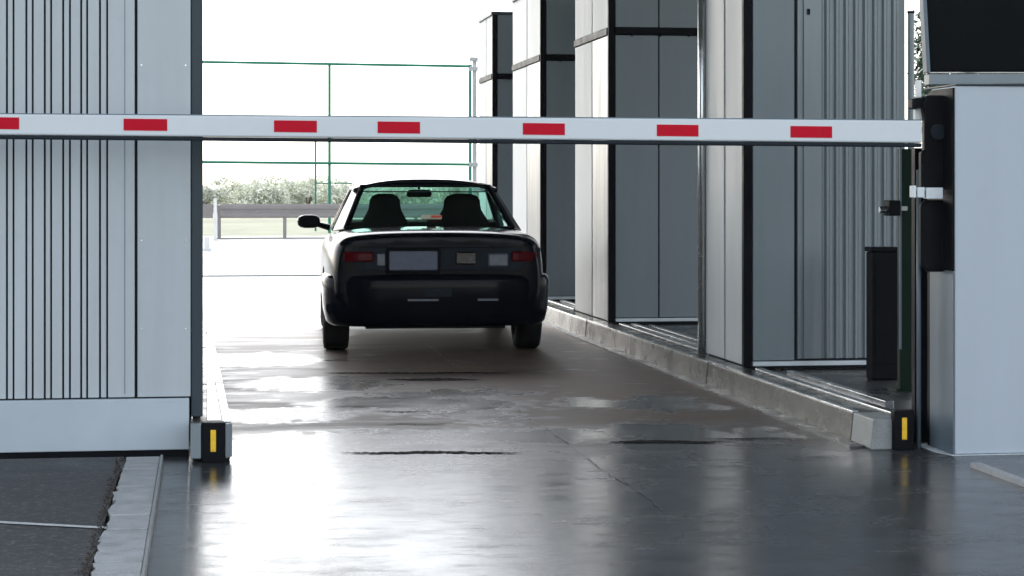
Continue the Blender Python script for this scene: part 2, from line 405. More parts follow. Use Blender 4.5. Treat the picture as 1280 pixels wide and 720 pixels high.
# ------------------------------------------------------------------ right island and kerb
sheet_pts = [(3.30,10.05),(9,10.05),(9,30.5),(3.30,30.5)]
b = MB(); b.box(3.44, 9, 10.35, 30.5, 0, .125); b.build('island_platform', 'platform', kind='structure')
kr = thing('lane_kerb', 'long stained concrete kerb with steel strips along the right of the lane under the grey pillars', 'kerb', (3.3, 10, 0))
ks = [(9.97,10.30,'kerb_light'),(10.30,13.4,'kerb'),(13.42,17.8,'kerb'),(17.82,22.4,'kerb'),(22.42,30,'kerb')]
for a, c, mt in ks:
    m = MB(); m.prism([(3.28,0),(3.44,0),(3.44,PZ),(3.295,PZ)], 'y', a, c)
    m.v = [(x-3.3, y-10, z) for x, y, z in m.v]; m.build('concrete_block', mt, kr, bevel=.008)
m = MB()
for a, c in ((10.32,13.38),(13.44,17.78),(17.84,22.38)): m.box(3.297, 3.330, a, c, PZ-.01, PZ+.005)
for a, c, x in ((10.02,12.8,3.45),(10.7,12.6,3.60),(14.3,17.2,3.46),(14.5,17.2,3.56),(14.9,17.0,3.66),(19.4,21,3.46),(19.4,21,3.6)):
    m.box(x, x+.05, a, c, .12, PZ+.012)
m.v = [(x-3.3, y-10, z) for x, y, z in m.v]; m.build('steel_strip', 'steel', kr, bevel=.003)
m = MB()
for a, c in ((10.06,17.3),(17.32,30)): m.box(3.20, 3.279, a, c, .0, .012)
m.v = [(x-3.3, y-10, z) for x, y, z in m.v]; m.build('gutter_strip', 'platform', kr)
xa, ya = G(1130, 577)
marker(X(1118,9.93), X(1143,9.93), 9.93, .20, 'black post with a yellow reflector capping the right kerb end by the cabinet', side=False)

# ------------------------------------------------------------------ right pillars
PX = 3.45; ZB = 2.66; HT = 3.42
def pillar(label, Y0, Y1, Xr, base_z=.16, ribbed=False, sats=True):
    t = thing('clad_pillar', label, 'pillar', (PX, Y0, PZ), 0, 'grey clad pillars in a row along the right of the lane')
    o = Vector((PX, Y0, PZ))
    def B(m, n, mat, **k):
        m.v = [tuple(Vector(p)-o) for p in m.v]; return m.build(n, mat, t, **k)
    zb0 = PZ+.035
    m = MB(); m.box(PX+.02, Xr-.02, Y0+.025, Y1-.02, PZ-.02, HT-.02); B(m, 'core', 'dark_groove')
    pw = .05
    m = MB(); m.box(PX-.004, PX+pw, Y0-.004, Y0+.045, PZ-.01, HT); B(m, 'corner_post', 'black_plastic', bevel=.004)
    # lane side: rear pale panel, slit, front satin panel; split at the band
    ym = Y0+.05+(Y1-Y0-.05)*.46
    for z0, z1 in ((zb0-.03, ZB-.035), (ZB+.035, HT-.02)):
        m = MB(); m.box(PX, PX+.03, ym+.02, Y1, z0, z1); B(m, 'side_panel', 'panel_lane', bevel=.004)
        m = MB(); m.box(PX, PX+.03, Y0+.055, ym-.02, z0, z1); o2 = B(m, 'side_panel', 'panel_satin' if sats and z0 < 1 else 'panel_lane', bevel=.004)
    m = MB(); m.box(PX-.012, PX+.03, Y0+.046, Y1+.01, ZB-.03, ZB+.03); m.box(PX+pw+.004, Xr+.004, Y0-.014, Y0+.03, ZB-.03, ZB+.03)
    for q in (PX+.2, PX+.45, PX+.7): m.box(q-.008, q+.008, Y0-.022, Y0-.014, ZB-.045, ZB-.01)
    B(m, 'joint_band', 'black_plastic', bevel=.003)
    m = MB(); m.box(PX+pw+.006, Xr, Y0-.02, Y0+.024, PZ+.0, zb0-.006); B(m, 'base_trim', 'plinth', bevel=.004)
    m = MB(); m.box(PX-.02, Xr+.01, Y0-.015, Y1+.015, HT-.018, HT+.02); B(m, 'cap', 'dark_post')
    return t, B, zb0, pw
def front_panels(B, xs, Y0, zb0, mat='panel_grey'):
    for z0, z1 in ((zb0, ZB-.035), (ZB+.035, HT-.02)):
        for a, c in zip(xs[:-1], xs[1:]):
            m = MB(); m.box(a+.006, c-.006, Y0, Y0+.026, z0, z1); B(m, 'front_panel', mat, bevel=.003)
def invX(u, x=PX):   # lane Y where column u meets the plane X = x
    return x/math.tan(YAW+math.atan((u-U0)/F))
# nearest pillar, with ribbed panel
Y0 = invX(930); Y1 = invX(882)
t, B, zb0, pw = pillar('nearest grey pillar with a ribbed panel, standing behind the right end of the boom', Y0, Y1, X(1132, Y0), sats=False)
xs = [PX+pw+.004, X(994, Y0)]
front_panels(B, xs, Y0, zb0)
xa, xb = X(997, Y0), X(1131, Y0)
prof = [(xa, .024), (xa, 0), (X(1001,Y0), 0), (X(1002,Y0), .012), (X(1004,Y0), .012), (X(1005,Y0), 0), (X(1027,Y0), 0), (X(1029,Y0), .016)]
x = X(1031, Y0); p = X(1043,Y0)-X(1031,Y0)
while x+p < xb:
    prof += [(x, .016), (x+p*.18, -.004), (x+p*.42, -.004), (x+p*.60, .016), (x+p*.86, .018)]
    x += p
prof += [(xb, 0), (xb, .024)]
for z0, z1 in ((zb0+.01, ZB-.035), (ZB+.035, HT-.02)):
    m = MB(); m.prism([(a, Y0+c) for a, c in prof], 'z', z0, z1); B(m, 'ribbed_panel', 'panel_rib')
m = MB(); m.tube((PX-.02, Y1+.02, PZ), (PX-.02, Y1+.02, HT), .03, n=16); B(m, 'edge_tube', 'steel', smooth=True)
m = MB(); m.tube((xb+.035, Y0-.02, PZ+.1), (xb+.035, Y0-.02, Z(17, xb, Y0)), .021, n=16); B(m, 'edge_tube', 'panel_rib', smooth=False)
m = MB(); m.tube((xb+.035, Y0-.02, Z(17, xb, Y0)), (xb+.035, Y0-.02, Z(14, xb, Y0)), .025, n=16); B(m, 'tube_cap', 'black_plastic')
m = MB(); m.box(X(1009,Y0), X(1012,Y0), Y0-.012, Y0, Z(18,xa,Y0), Z(11,xa,Y0)); B(m, 'bolt', 'black_plastic')
# second
Y0 = invX(761); Y1 = invX(719)
t, B, zb0, pw = pillar('second grey pillar along the lane, two flat front panels split by a seam above the kerb', Y0, Y1, PX+1.5)
front_panels(B, [PX+pw+.004, X(823.5, Y0), PX+1.5], Y0, zb0)
# third
Y0 = invX(676); Y1 = invX(641)
t, B, zb0, pw = pillar('third grey pillar along the lane, just right of the black car roof', Y0, Y1, PX+1.5)
front_panels(B, [PX+pw+.004, PX+.78, PX+1.5], Y0, zb0)
# fourth
Y0 = invX(616); Y1 = invX(599)
t, B, zb0, pw = pillar('farthest grey pillar behind the black car, its flat top against the white sky', Y0, Y1, PX+1.3)
front_panels(B, [PX+pw+.004, PX+.7, PX+1.3], Y0, zb0)

# slim white post with bracket past the last pillar
yw = 29.0; xw = X(593.5, yw)
t = thing('slim_post', 'slim white post with small brackets left of the farthest pillar', 'post', (xw, yw, 0))
m = MB(); m.box(-.03, .03, 0, .03, 0, Z(76,xw,yw)); m.build('shaft', 'white_post', t, bevel=.004)
for v in (74, 86, 206): 
    m = MB(); m.box(-.075, .045, -.02, .0, Z(v,xw,yw)-.03, Z(v,xw,yw)+.03); m.build('bracket', 'white_post', t, bevel=.004)

# ------------------------------------------------------------------ barrier cabinet (right)
YC = 9.72
cl, cr = X(1193.5, YC), X(1420, YC); ys = cl/math.tan(YAW+math.atan((1163.5-U0)/F))
ct = thing('barrier_cabinet', 'tall pale blue barrier cabinet on a white plinth at the right edge', 'cabinet', (cl, YC, 0))
def CB(m, n, mat, **k):
    m.v = [(x-cl, y-YC, z) for x, y, z in m.v]; return m.build(n, mat, ct, **k)
zt = Z(107, cl, YC); z0 = Z(568, cl, YC)
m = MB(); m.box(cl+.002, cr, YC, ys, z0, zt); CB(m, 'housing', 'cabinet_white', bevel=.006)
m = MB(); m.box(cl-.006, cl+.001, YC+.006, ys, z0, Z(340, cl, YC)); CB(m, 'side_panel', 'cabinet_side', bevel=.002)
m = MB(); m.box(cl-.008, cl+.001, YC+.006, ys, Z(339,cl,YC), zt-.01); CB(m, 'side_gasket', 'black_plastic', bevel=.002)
m = MB(); m.box(cl+.0, cl+.14, ys, ys+.05, z0, zt-.02); CB(m, 'rear_gasket', 'black_plastic')
m = MB(); m.prism([(cl-.02,YC-.018),(cr,YC-.018),(cr,ys+.12),(cl-.02,ys+.12),(cl-.055,ys-.02),(cl-.055,YC+.12)], 'z', .0, z0-.002); CB(m, 'plinth', 'plinth', bevel=.006)
m = MB(); m.prism([(cl-.0,YC-.01),(cr,YC-.01),(cr,ys+.1),(cl,ys+.1)], 'z', zt+.002, zt+.008); CB(m, 'top_gasket', 'dark_post')
# the barrier drive unit on its left side
bx0 = X(1157, 9.95)
m = MB(); y_h = 9.86
def PB(us, vs, y0, y1):   # box seen at columns/rows on plane y0
    return (X(us[0],y0), X(us[1],y0), y0, y1, Z(vs[1],X(us[0],y0),y0), Z(vs[0],X(us[0],y0),y0))
t = thing('boom_drive', 'black barrier hinge unit between the boom end and the pale cabinet', 'hinge unit', (X(1170,y_h), y_h, 0))
def HB(m, n, mat, **k):
    o = t.location; m.v = [(x-o.x, y-o.y, z) for x, y, z in m.v]; return m.build(n, mat, t, **k)
m = MB(); m.prism([(X(u,y_h), Z(v,X(u,y_h),y_h)) for u, v in ((1153,130),(1160,119),(1184,119),(1191,128),(1193,226),(1186,236),(1152,236),(1152,190),(1156,188),(1156,145))], 'y', y_h, y_h+.05); HB(m, 'gear_cover', 'black_plastic', bevel=.012)
m = MB(); m.prism([(X(u,y_h), Z(v,X(u,y_h),y_h)) for u, v in ((1143,123),(1160,121),(1160,133),(1149,136),(1143,135))], 'y', y_h+.03, y_h+.1); HB(m, 'upper_lug', 'black_plastic', bevel=.004)
m = MB(); m.prism([(X(u,y_h), Z(v,X(u,y_h),y_h)) for u, v in ((1152,256),(1158,250),(1188,250),(1193,256),(1193,340),(1162,340),(1152,333))], 'y', y_h+.004, y_h+.05); HB(m, 'lower_cover', 'black_plastic', bevel=.012)
m = MB(); m.tube((X(1172,y_h),y_h-.012,Z(165,X(1172,y_h),y_h)), (X(1172,y_h),y_h+.01,Z(165,X(1172,y_h),y_h)), .04, n=20); HB(m, 'pivot_cap', 'rubber', bevel=.004)
m = MB(); m.box(*PB((1144,1153),(136,150), y_h+.06, y_h+.09)); HB(m, 'steel_lug', 'white_post', bevel=.003)
m = MB(); m.box(*PB((1146,1152),(100,122), y_h+.06, y_h+.09)); HB(m, 'steel_lug', 'white_post', bevel=.003)
t = thing('white_bracket', 'small white clamp bracket on the thin post under the boom drive', 'bracket', (X(1160,9.80), 9.80, 0))
o = t.location
for us, vs in (((1141,1145.5),(232,247)), ((1147,1156),(234,247)), ((1158,1179),(234.5,248.5))):
    m = MB(); m.box(*PB(us, vs, 9.80, 9.85)); m.v = [(x-o.x, y-o.y, z) for x, y, z in m.v]; m.build('clamp_plate', 'plinth', t, bevel=.003)
m = MB(); m.box(*PB((1145,1180),(238,243), 9.815, 9.855)); m.v = [(x-o.x, y-o.y, z) for x, y, z in m.v]; m.build('back_plate', 'black_plastic', t)
m = MB(); y_ = 10.0; xx = X(1148.5, y_); m.tube((xx,y_,0), (xx,y_,Z(212,xx,y_)), .011, n=12)
o = m.build('thin_post', 'cabinet_side', origin=(xx,y_,0), smooth=True); tag(o, 'thin grey steel post just left of the cabinet, rising from the wet ground', 'post')
y_ = 10.25; m = MB(); m.box(X(1143.5,y_), X(1166,y_), y_, y_+.05, 0, Z(185,X(1152,y_),y_)); 
o = m.build('dark_panel', 'black_plastic', origin=(X(1158,y_),y_,0)); tag(o, 'narrow black panel between the thin post and the cabinet side', 'panel')

# upper cabin over the cabinet
yk = 10.05
t = thing('upper_cabin', 'black glazed upper cabin flaring outward above the pale cabinet at top right', 'cabin', (X(1162,yk), yk, 1.8))
o = t.location
def KB(m, n, mat, **k):
    m.v = [(x-o.x, y-o.y, z-o.z) for x, y, z in m.v]; return m.build(n, mat, t, **k)
def q(u, v, y=yk): return (X(u,y), Z(v,X(u,y),y))
m = MB(); m.prism([q(1163,90), q(1420,90), q(1420,-60), q(1155,-60)], 'y', yk, yk+.10); KB(m, 'dark_window', 'black_glass', bevel=.008)
m = MB(); m.prism([q(1158,91), q(1162.5,91), q(1154.5,-60), q(1150,-60)], 'y', yk-.01, yk+.05); KB(m, 'window_edge', 'cabinet_side', bevel=.002)
m = MB(); m.prism([q(1160,106), q(1420,104), q(1420,92), q(1160,93)], 'y', yk-.02, yk+.06); KB(m, 'ledge', 'panel_grey', bevel=.003)
m = MB(); m.box(q(1195,100)[0]+.05, q(1420,100)[0], yk+.1, yk+.6, 1.5, 1.8); KB(m, 'neck', 'dark_post')

# island corner beyond the cabinet
pa = G(1218,584); pb = G(1330,627)
b = MB(); b.prism([(3.98,9.55),(pb[0],pb[1]),(pb[0]+2,pb[1]),(6.5,9.55)], 'z', -.01, .012); b.build('brown_paving', 'brown_paving', kind='structure')
dx, dy = pb[0]-pa[0], pb[1]-pa[1]; l = math.hypot(dx, dy); nx, ny = dy/l*.03, -dx/l*.03
b = MB(); b.prism([(pa[0]-.02,pa[1]),(pb[0],pb[1]),(pb[0]-nx,pb[1]-ny),(pa[0]-nx,pa[1]-ny)], 'z', -.01, .022); b.build('paving_edge', 'paver', kind='structure')

# ------------------------------------------------------------------ things on the right island
yq = 12.3
xq0, xq1 = X(1090,yq), X(1126,yq)
t = thing('service_box', 'black upright service box in front of the ribbed pillar panel', 'service box', ((xq0+xq1)/2, yq, .125))
w = (xq1-xq0)/2; h = Z(309, xq0, yq)-.125
m = MB(); m.box(-w, w, 0, .12, 0, h-.03); m.build('body', 'black_plastic', t, bevel=.01)
m = MB(); m.box(-w-.008, w+.008, -.01, .13, h-.028, h); m.build('lid', 'black_plastic', t, bevel=.008)
m = MB(); m.box(-w+.02, w-.02, -.006, 0, .1, h-.1); m.build('door', 'black_plastic', t, bevel=.003)
yq = 11.6; xq0, xq1 = X(1125,yq), X(1143,yq)
t = thing('green_column', 'dark green square column between the black service box and the thin post', 'column', ((xq0+xq1)/2, yq, .12))
w = (xq1-xq0)/2
m = MB(); m.box(-w, w, 0, .05, 0, Z(186,xq0,yq)-.12); m.build('shaft', 'dark_green', t, bevel=.006)
m = MB(); m.box(-w-.03, w+.03, -.03, .15, 0, .02); m.build('base_plate', 'dark_green', t, bevel=.003)
m = MB(); m.box(-w-.006, -w+.006, -.012, 0, .25, 1.5); m.build('conduit', 'cabinet_side', t)
xk, zk = X(1115,yq), Z(260,xq0,yq)
t = thing('small_camera', 'small black camera on a silver arm fixed to the dark green column', 'camera', (xk, yq, zk))
m = MB(); m.box(-.035, .035, -.06, .06, -.045, .045); m.build('housing', 'black_plastic', t, bevel=.01)
m = MB(); m.tube((-.035,0,-.01), (-.075,0,-.01), .022, .018, n=16); m.build('lens', 'chrome', t)
m = MB(); m.box(.03, .09, -.01, .01, -.015, .01); m.build('arm', 'chrome', t)

# ------------------------------------------------------------------ boom
ya = 9.78
aL, aR = -40, 1153
t = thing('boom_barrier', 'long white boom with red patches lowered right across the lane', 'barrier', (X(1153,ya), ya, 1.55))
o = t.location
def line(u, vl, vr): return vl+(vr-vl)*u/1150.0
def seg(u0, u1, tv, bv, y0, y1):
    return MB().prism([(X(u,ya), Z(line(u,*v),X(u,ya),ya)) for u, v in ((u0,bv),(u1,bv),(u1,tv),(u0,tv))], 'y', y0, y1)
def AB(m, n, mat, **k):
    m.v = [(x-o.x, y-o.y, z-o.z) for x, y, z in m.v]; return m.build(n, mat, t, **k)
uL = -150
AB(seg(uL, aR, (142.5,150.5), (168.6,178.6), ya, ya+.05), 'beam', 'arm_white', bevel=.008)
AB(seg(uL, aR, (141.2,149.2), (142.8,151.2), ya+.012, ya+.046), 'top_bead', 'cabinet_side')
AB(seg(uL, aR, (168.9,178.9), (173.8,184.0), ya+.004, ya+.046), 'rubber_strip', 'rubber', bevel=.006)
for a, c in ((-70,24),(154.5,209),(342.5,396),(472,525),(653.5,706),(821,873),(988,1040)):
    if a < -60: a = -28
    AB(seg(a, c, (146.6,158.6+.6), (161.4,173+.6), ya-.0022, ya+.001), 'red_patch', 'arm_red')
# left end rest: the boom lies past the left frame edge

# ------------------------------------------------------------------ far fence, guard rail, plants
yf = 62.0
t = thing('green_fence', 'tall green fence of two thin rails and slim posts far beyond the car', 'fence', (X(412,yf), yf, 0))
o = t.location
def FB(m, n, mat, **k):
    m.v = [(x-o.x, y-o.y, z-o.z) for x, y, z in m.v]; return m.build(n, mat, t, **k)
zt1 = Z(80.5, X(412,yf), yf); zt2 = Z(204.5, X(412,yf), yf)
for ztop, uu in ((zt1, 590), (zt2, 590)):
    m = MB(); m.tube((X(200,yf),yf,ztop+.05), (X(uu,yf),yf,ztop-.02), .042, n=8); FB(m, 'rail', 'green_paint')
for u in (412, 588, 236):
    m = MB(); m.tube((X(u,yf),yf+.06,-.02), (X(u,yf),yf+.06,zt1+.04), .045 if u == 412 else .05, n=8); FB(m, 'post', 'green_paint')
m = MB(); y2 = yf+3; m.tube((X(394.5,y2),y2,-.02), (X(394.5,y2),y2,Z(176,X(394,y2),y2)), .03, n=8)
for v in (229,): m.tube((X(394.5,y2),y2,Z(v,X(394,y2),y2)), (X(440,y2),y2,Z(v,X(394,y2),y2)), .02, n=8)
ob = m.build('green_stake', 'green_paint', origin=(X(394.5,y2),y2,0)); tag(ob, 'thin short green stake just left of the tall fence post', 'stake')
yg = 54.5
t = thing('guard_rail', 'weathered grey guard rail on short posts across the end of the lane', 'guard rail', (X(315,yg), yg, 0))
o = t.location
zt1, zt2 = Z(255,X(315,yg),yg), Z(272.5,X(315,yg),yg)
m = MB(); hgt = zt1-zt2
m.prism([(yg, zt2),(yg-.04, zt2+hgt*.12),(yg-.04, zt2+hgt*.32),(yg, zt2+hgt*.45),(yg, zt2+hgt*.55),(yg-.04, zt2+hgt*.68),(yg-.04, zt2+hgt*.88),(yg, zt1),(yg+.02, zt1),(yg+.02, zt2)], 'x', X(275,yg), X(720,yg))
FB(m, 'beam', 'guard')
m = MB(); m.box(X(120,yg), X(266,yg), yg-.03, yg+.02, zt2, zt1); FB(m, 'beam', 'guard')
for u in (192, 274, 356, 438, 520, 602, 684):
    m = MB(); m.box(X(u,yg)-.045, X(u,yg)+.045, yg+.022, yg+.1, -.02, zt2+hgt*.9); FB(m, 'post', 'guard')
m = MB(); m.box(X(268,yg), X(720,yg), yg+.0, yg+.1, -.02, .03); FB(m, 'foot_rail', 'guard')
m = MB(); ym_ = yg-1.5; xx = X(269,ym_); m.box(xx-.04, xx+.04, ym_, ym_+.08, -.02, Z(248,xx,ym_)); 
ob = m.build('marker_post', 'white_post', origin=(xx,ym_,0)); tag(ob, 'white marker post at the gap of the guard rail', 'post')
ym_ = 44; xx = X(259,ym_); m = MB(); m.box(xx-.06, xx+.05, ym_, ym_+.1, -.02, Z(296,xx,ym_)); m.box(xx-.09,xx+.08,ym_-.02,ym_+.12,-.02,.06)
ob = m.build('short_bollard', 'white_post', origin=(xx,ym_,0), bevel=.01); tag(ob, 'short pale bollard beside the corner post of the left booth', 'bollard')

def leaves(center, rx, ry, rz, n, size, rr, clumps=14):
    m = MB(); cs = []
    for i in range(clumps):
        while True:
            p = Vector((rr.uniform(-1,1), rr.uniform(-1,1), rr.uniform(-1,1)))
            if p.length < 1: break
        cs.append((p*.75, rr.uniform(.25,.5)))
    for i in range(n):
        c, r = cs[rr.randrange(clumps)]
        d = Vector((rr.gauss(0,1), rr.gauss(0,1), rr.gauss(0,1))).normalized()*r*rr.uniform(.6,1.05)
        p = c+d; p = Vector((p.x*rx, p.y*ry, p.z*rz))+Vector(center)
        if p.z < .02: continue
        s = size*rr.uniform(.6,1.4); a = Vector((rr.gauss(0,1),rr.gauss(0,1),rr.gauss(0,1))).normalized(); e = a.orthogonal().normalized()
        m.add([p-a*s, p+e*s*.45, p+a*s, p-e*s*.45], [(0,1,2,3)])
    return m
sh = []
specs = [(262,118,3.2,1.7),(292,122,4.2,1.9),(325,116,3.0,1.6),(352,124,4.4,2.1),(383,118,3.4,1.8),(410,121,3.0,2.0),(436,117,3.3,1.7),(470,123,4.0,2.0),(505,119,3.6,1.8),(540,121,3.8,2.0),(575,118,3.4,1.8)]
words = ['behind the left booth corner post','above the left end of the guard rail','third from the left along the bank','fourth from the left, the widest of the bank','left of the tall green fence post','directly behind the tall green fence post','above the car wing mirror','behind the left half of the car roof','behind the middle of the car roof','behind the right half of the car roof','beside the slim white post']
for i, (u, yy, w, h) in enumerate(specs):
    rr = random.Random(40+i); xx = X(u, yy)
    t = thing('shrub', 'distant shrub, haze painted into its leaves, '+words[i], 'shrub', (xx, yy, 0), 0, 'shrubs on the far bank')
    m = leaves((0,0,h*.5), w*.62, 1.2, h*.55, 2600, .10, rr); m.build('foliage', 'leaf_hazed', t)
    m = MB()
    for k in range(3): m.tube((rr.uniform(-.2,.2),0,-.02), (rr.uniform(-w*.3,w*.3),rr.uniform(-.4,.4),h*.7), .05, .015, n=6)
    m.build('stem', 'bark', t)
# tree seen in the gap right of the nearest pillar
yt = 42; xx = X(1212, yt); rr = random.Random(77)
t = thing('tree', 'green tree showing in the gap between the ribbed pillar and the black cabin', 'tree', (xx, yt, 0))
m = MB(); m.tube((0,0,-.02), (.1,0,3.0), .16, .10, n=10); m.tube((.1,0,3.0), (-.1,.1,6.5), .10, .03, n=8)
for k in range(9):
    a = k*2.4; z_ = 2.2+k*.45; m.tube((.05,0,z_), (math.cos(a)*1.1, math.sin(a)*1.1, z_+.7), .045, .012, n=6)
m.build('trunk', 'bark', t, smooth=True)
leaves((0,0,4.2), 1.25, 1.4, 2.9, 9000, .085, rr, 26).build('crown', 'leaf', t)

# ------------------------------------------------------------------ car
CXr, CYr = 1.79, 15.95                              # middle of the rear bumper
cyaw = R(-2.6)
car = thing('car', 'black two-box saloon car seen from behind driving away on the wet lane', 'car')
car['label'] = 'black saloon car seen from behind, driving away along the wet lane'
car.location = (CXr+math.sin(-cyaw)*2.25, CYr+math.cos(cyaw)*2.25, 0); car.rotation_euler = (0, 0, cyaw)
# body: stations y, half width, bottom, shoulder z, deck centre z
st = [(-2.20,.775,.36,.885,.930),(-2.17,.80,.32,.905,.955),(-2.08,.83,.29,.925,.975),(-1.85,.862,.26,.925,.988),(-1.35,.88,.24,.925,.998),
      (-1.05,.885,.22,.93,.985),(-.5,.89,.20,.925,.93),(.1,.89,.20,.915,.92),(.7,.885,.20,.90,.935),(1.0,.875,.22,.88,.945),(1.4,.86,.24,.83,.90),(1.85,.83,.26,.76,.83),(2.1,.77,.30,.66,.74),(2.22,.66,.36,.56,.62)]
def section(y, w, zb, zs, zt):
    h = [(0,zb),(w*.70,zb),(w*.93,zb+.03),(w*.985,zb+.14),(w,.52 if zs > .6 else .45),(w*.992,zs-.17),(w*.965,zs-.055),(w*.90,zs+.0),(w*.78,zt-.022 if zt > zs+.02 else zs),(w*.45,zt-.004),(0,zt)]
    pts = [(x, y, z) for x, z in h]
    return pts+[(-x, y, z) for x, z in h[-2:0:-1]]
m = MB(); secs = [section(*s) for s in st]; n = len(secs[0])
for s_ in secs: m.v += s_
for i in range(len(secs)-1):
    for j in range(n): m.f.append((i*n+j, i*n+(j+1) % n, (i+1)*n+(j+1) % n, (i+1)*n+j))
# rear cap split so that it can be creased
m.f.append(tuple(range(n))[::-1]); m.f.append(tuple(range((len(secs)-1)*n, len(secs)*n)))
body = m.build('body', 'paint', car, smooth=True)
bm = bmesh.new(); bm.from_mesh(body.data); cr = bm.edges.layers.float.get('crease_edge') or bm.edges.layers.float.new('crease_edge')
for e in bm.edges:
    ys_ = [v.co.y for v in e.verts]
    if all(abs(y+2.20) < 1e-4 for y in ys_): e[cr] = .75
bm.to_mesh(body.data); bm.free()
md = body.modifiers.new('sub', 'SUBSURF'); md.levels = md.render_levels = 3
cut = MB()
for y in (-1.36, 1.34):
    for s in (-1, 1): cut.tube((s*.58, y, .31), (s*1.1, y, .31), .365, n=40)
co = cut.build('cutter', 'black_plastic', car)
md = body.modifiers.new('arch', 'BOOLEAN'); md.object = co; md.operation = 'DIFFERENCE'; md.solver = 'EXACT'
bpy.context.view_layer.update()
dg = bpy.context.evaluated_depsgraph_get(); me = bpy.data.meshes.new_from_object(body.evaluated_get(dg))
body.modifiers.clear(); body.data = me; bpy.data.objects.remove(co)
for p in me.polygons: p.use_smooth = True
try:
    me.set_sharp_from_angle(angle=R(32))
except Exception: pass
# underbody
m = MB(); m.box(-.55,.55,-1.9,1.9,.20,.40); m.build('underbody', 'rubber', car)
# greenhouse
WB, WT = .80, .61
yrb, yrt, yft, yfb = -1.12, -.50, .30, 1.02         # rear glass base/top, windscreen top/base
zbelt, zrt = .965, 1.325
def strip(p, q, wdt, thick, name='pillar', mat='paint'):
    """flat pillar between two points, width along car axis"""
    p, q = Vector(p), Vector(q); d = (q-p).normalized(); s = Vector(wdt); nrm = d.cross(s).normalized()*thick
    vs = [p-s/2-nrm, p+s/2-nrm, p+s/2+nrm, p-s/2+nrm, q-s/2-nrm, q+s/2-nrm, q+s/2+nrm, q-s/2+nrm]
    mm = MB(); mm.add(vs, [(0,1,2,3),(4,7,6,5),(0,4,5,1),(1,5,6,2),(2,6,7,3),(3,7,4,0)])
    return mm.build(name, mat, car, bevel=.012)
# roof, a curved shell
m = MB(); nx_, ny_ = 12, 10; tp = []; 
for k in range(2):
    for j in range(ny_+1):
        t_ = j/ny_; y = yrt-.06+(yft-yrt+.10)*t_; zc = 1.358+.038*math.sin(math.pi*(.15+t_*.75))-.02*(1 if False else 0)
        for i in range(nx_+1):
            s_ = -1+2*i/nx_; w_ = WT+.028-.03*abs(t_-.5)*2
            m.v.append((s_*w_, y, zc-.078*abs(s_)**2.8-(.028 if k else 0)))
def gi(k, j, i): return k*(ny_+1)*(nx_+1)+j*(nx_+1)+i
for j in range(ny_):
    for i in range(nx_):
        for k in range(2): m.f.append((gi(k,j,i),gi(k,j,i+1),gi(k,j+1,i+1),gi(k,j+1,i)))
for j in range(ny_):
    for i in (0, nx_): m.f.append((gi(0,j,i),gi(0,j+1,i),gi(1,j+1,i),gi(1,j,i)))
for i in range(nx_):
    for j in (0, ny_): m.f.append((gi(0,j,i),gi(0,j,i+1),gi(1,j,i+1),gi(1,j,i)))
rf_ = m.build('roof', 'paint', car, smooth=True)
for j_, yb2, hw_ in ((0, yrt-.035, .55), (ny_, yft+.03, .58)):      # header panels joining the roof skin to the glass
    h = MB(); tops = [m.v[gi(0, j_, i)] for i in range(nx_+1)]
    for k in range(2):
        off = (.0 if j_ == 0 else -.0)+(.012 if j_ == 0 else -.012)*k
        for (x_, y_, z_) in tops: h.v.append((x_*.985, y_+off+.002*(1 if j_ == 0 else -1), z_-.004))
        for (x_, y_, z_) in tops: h.v.append((x_/WT*hw_*.985, yb2-.008+off, zrt-.012))
    n_ = nx_+1
    for i in range(nx_):
        for k in range(2): h.f.append((k*2*n_+i, k*2*n_+i+1, k*2*n_+n_+i+1, k*2*n_+n_+i))
        h.f.append((i, i+1, 2*n_+i+1, 2*n_+i)); h.f.append((n_+i, n_+i+1, 3*n_+i+1, 3*n_+i))
    h.build('roof_header', 'paint', car, smooth=False)
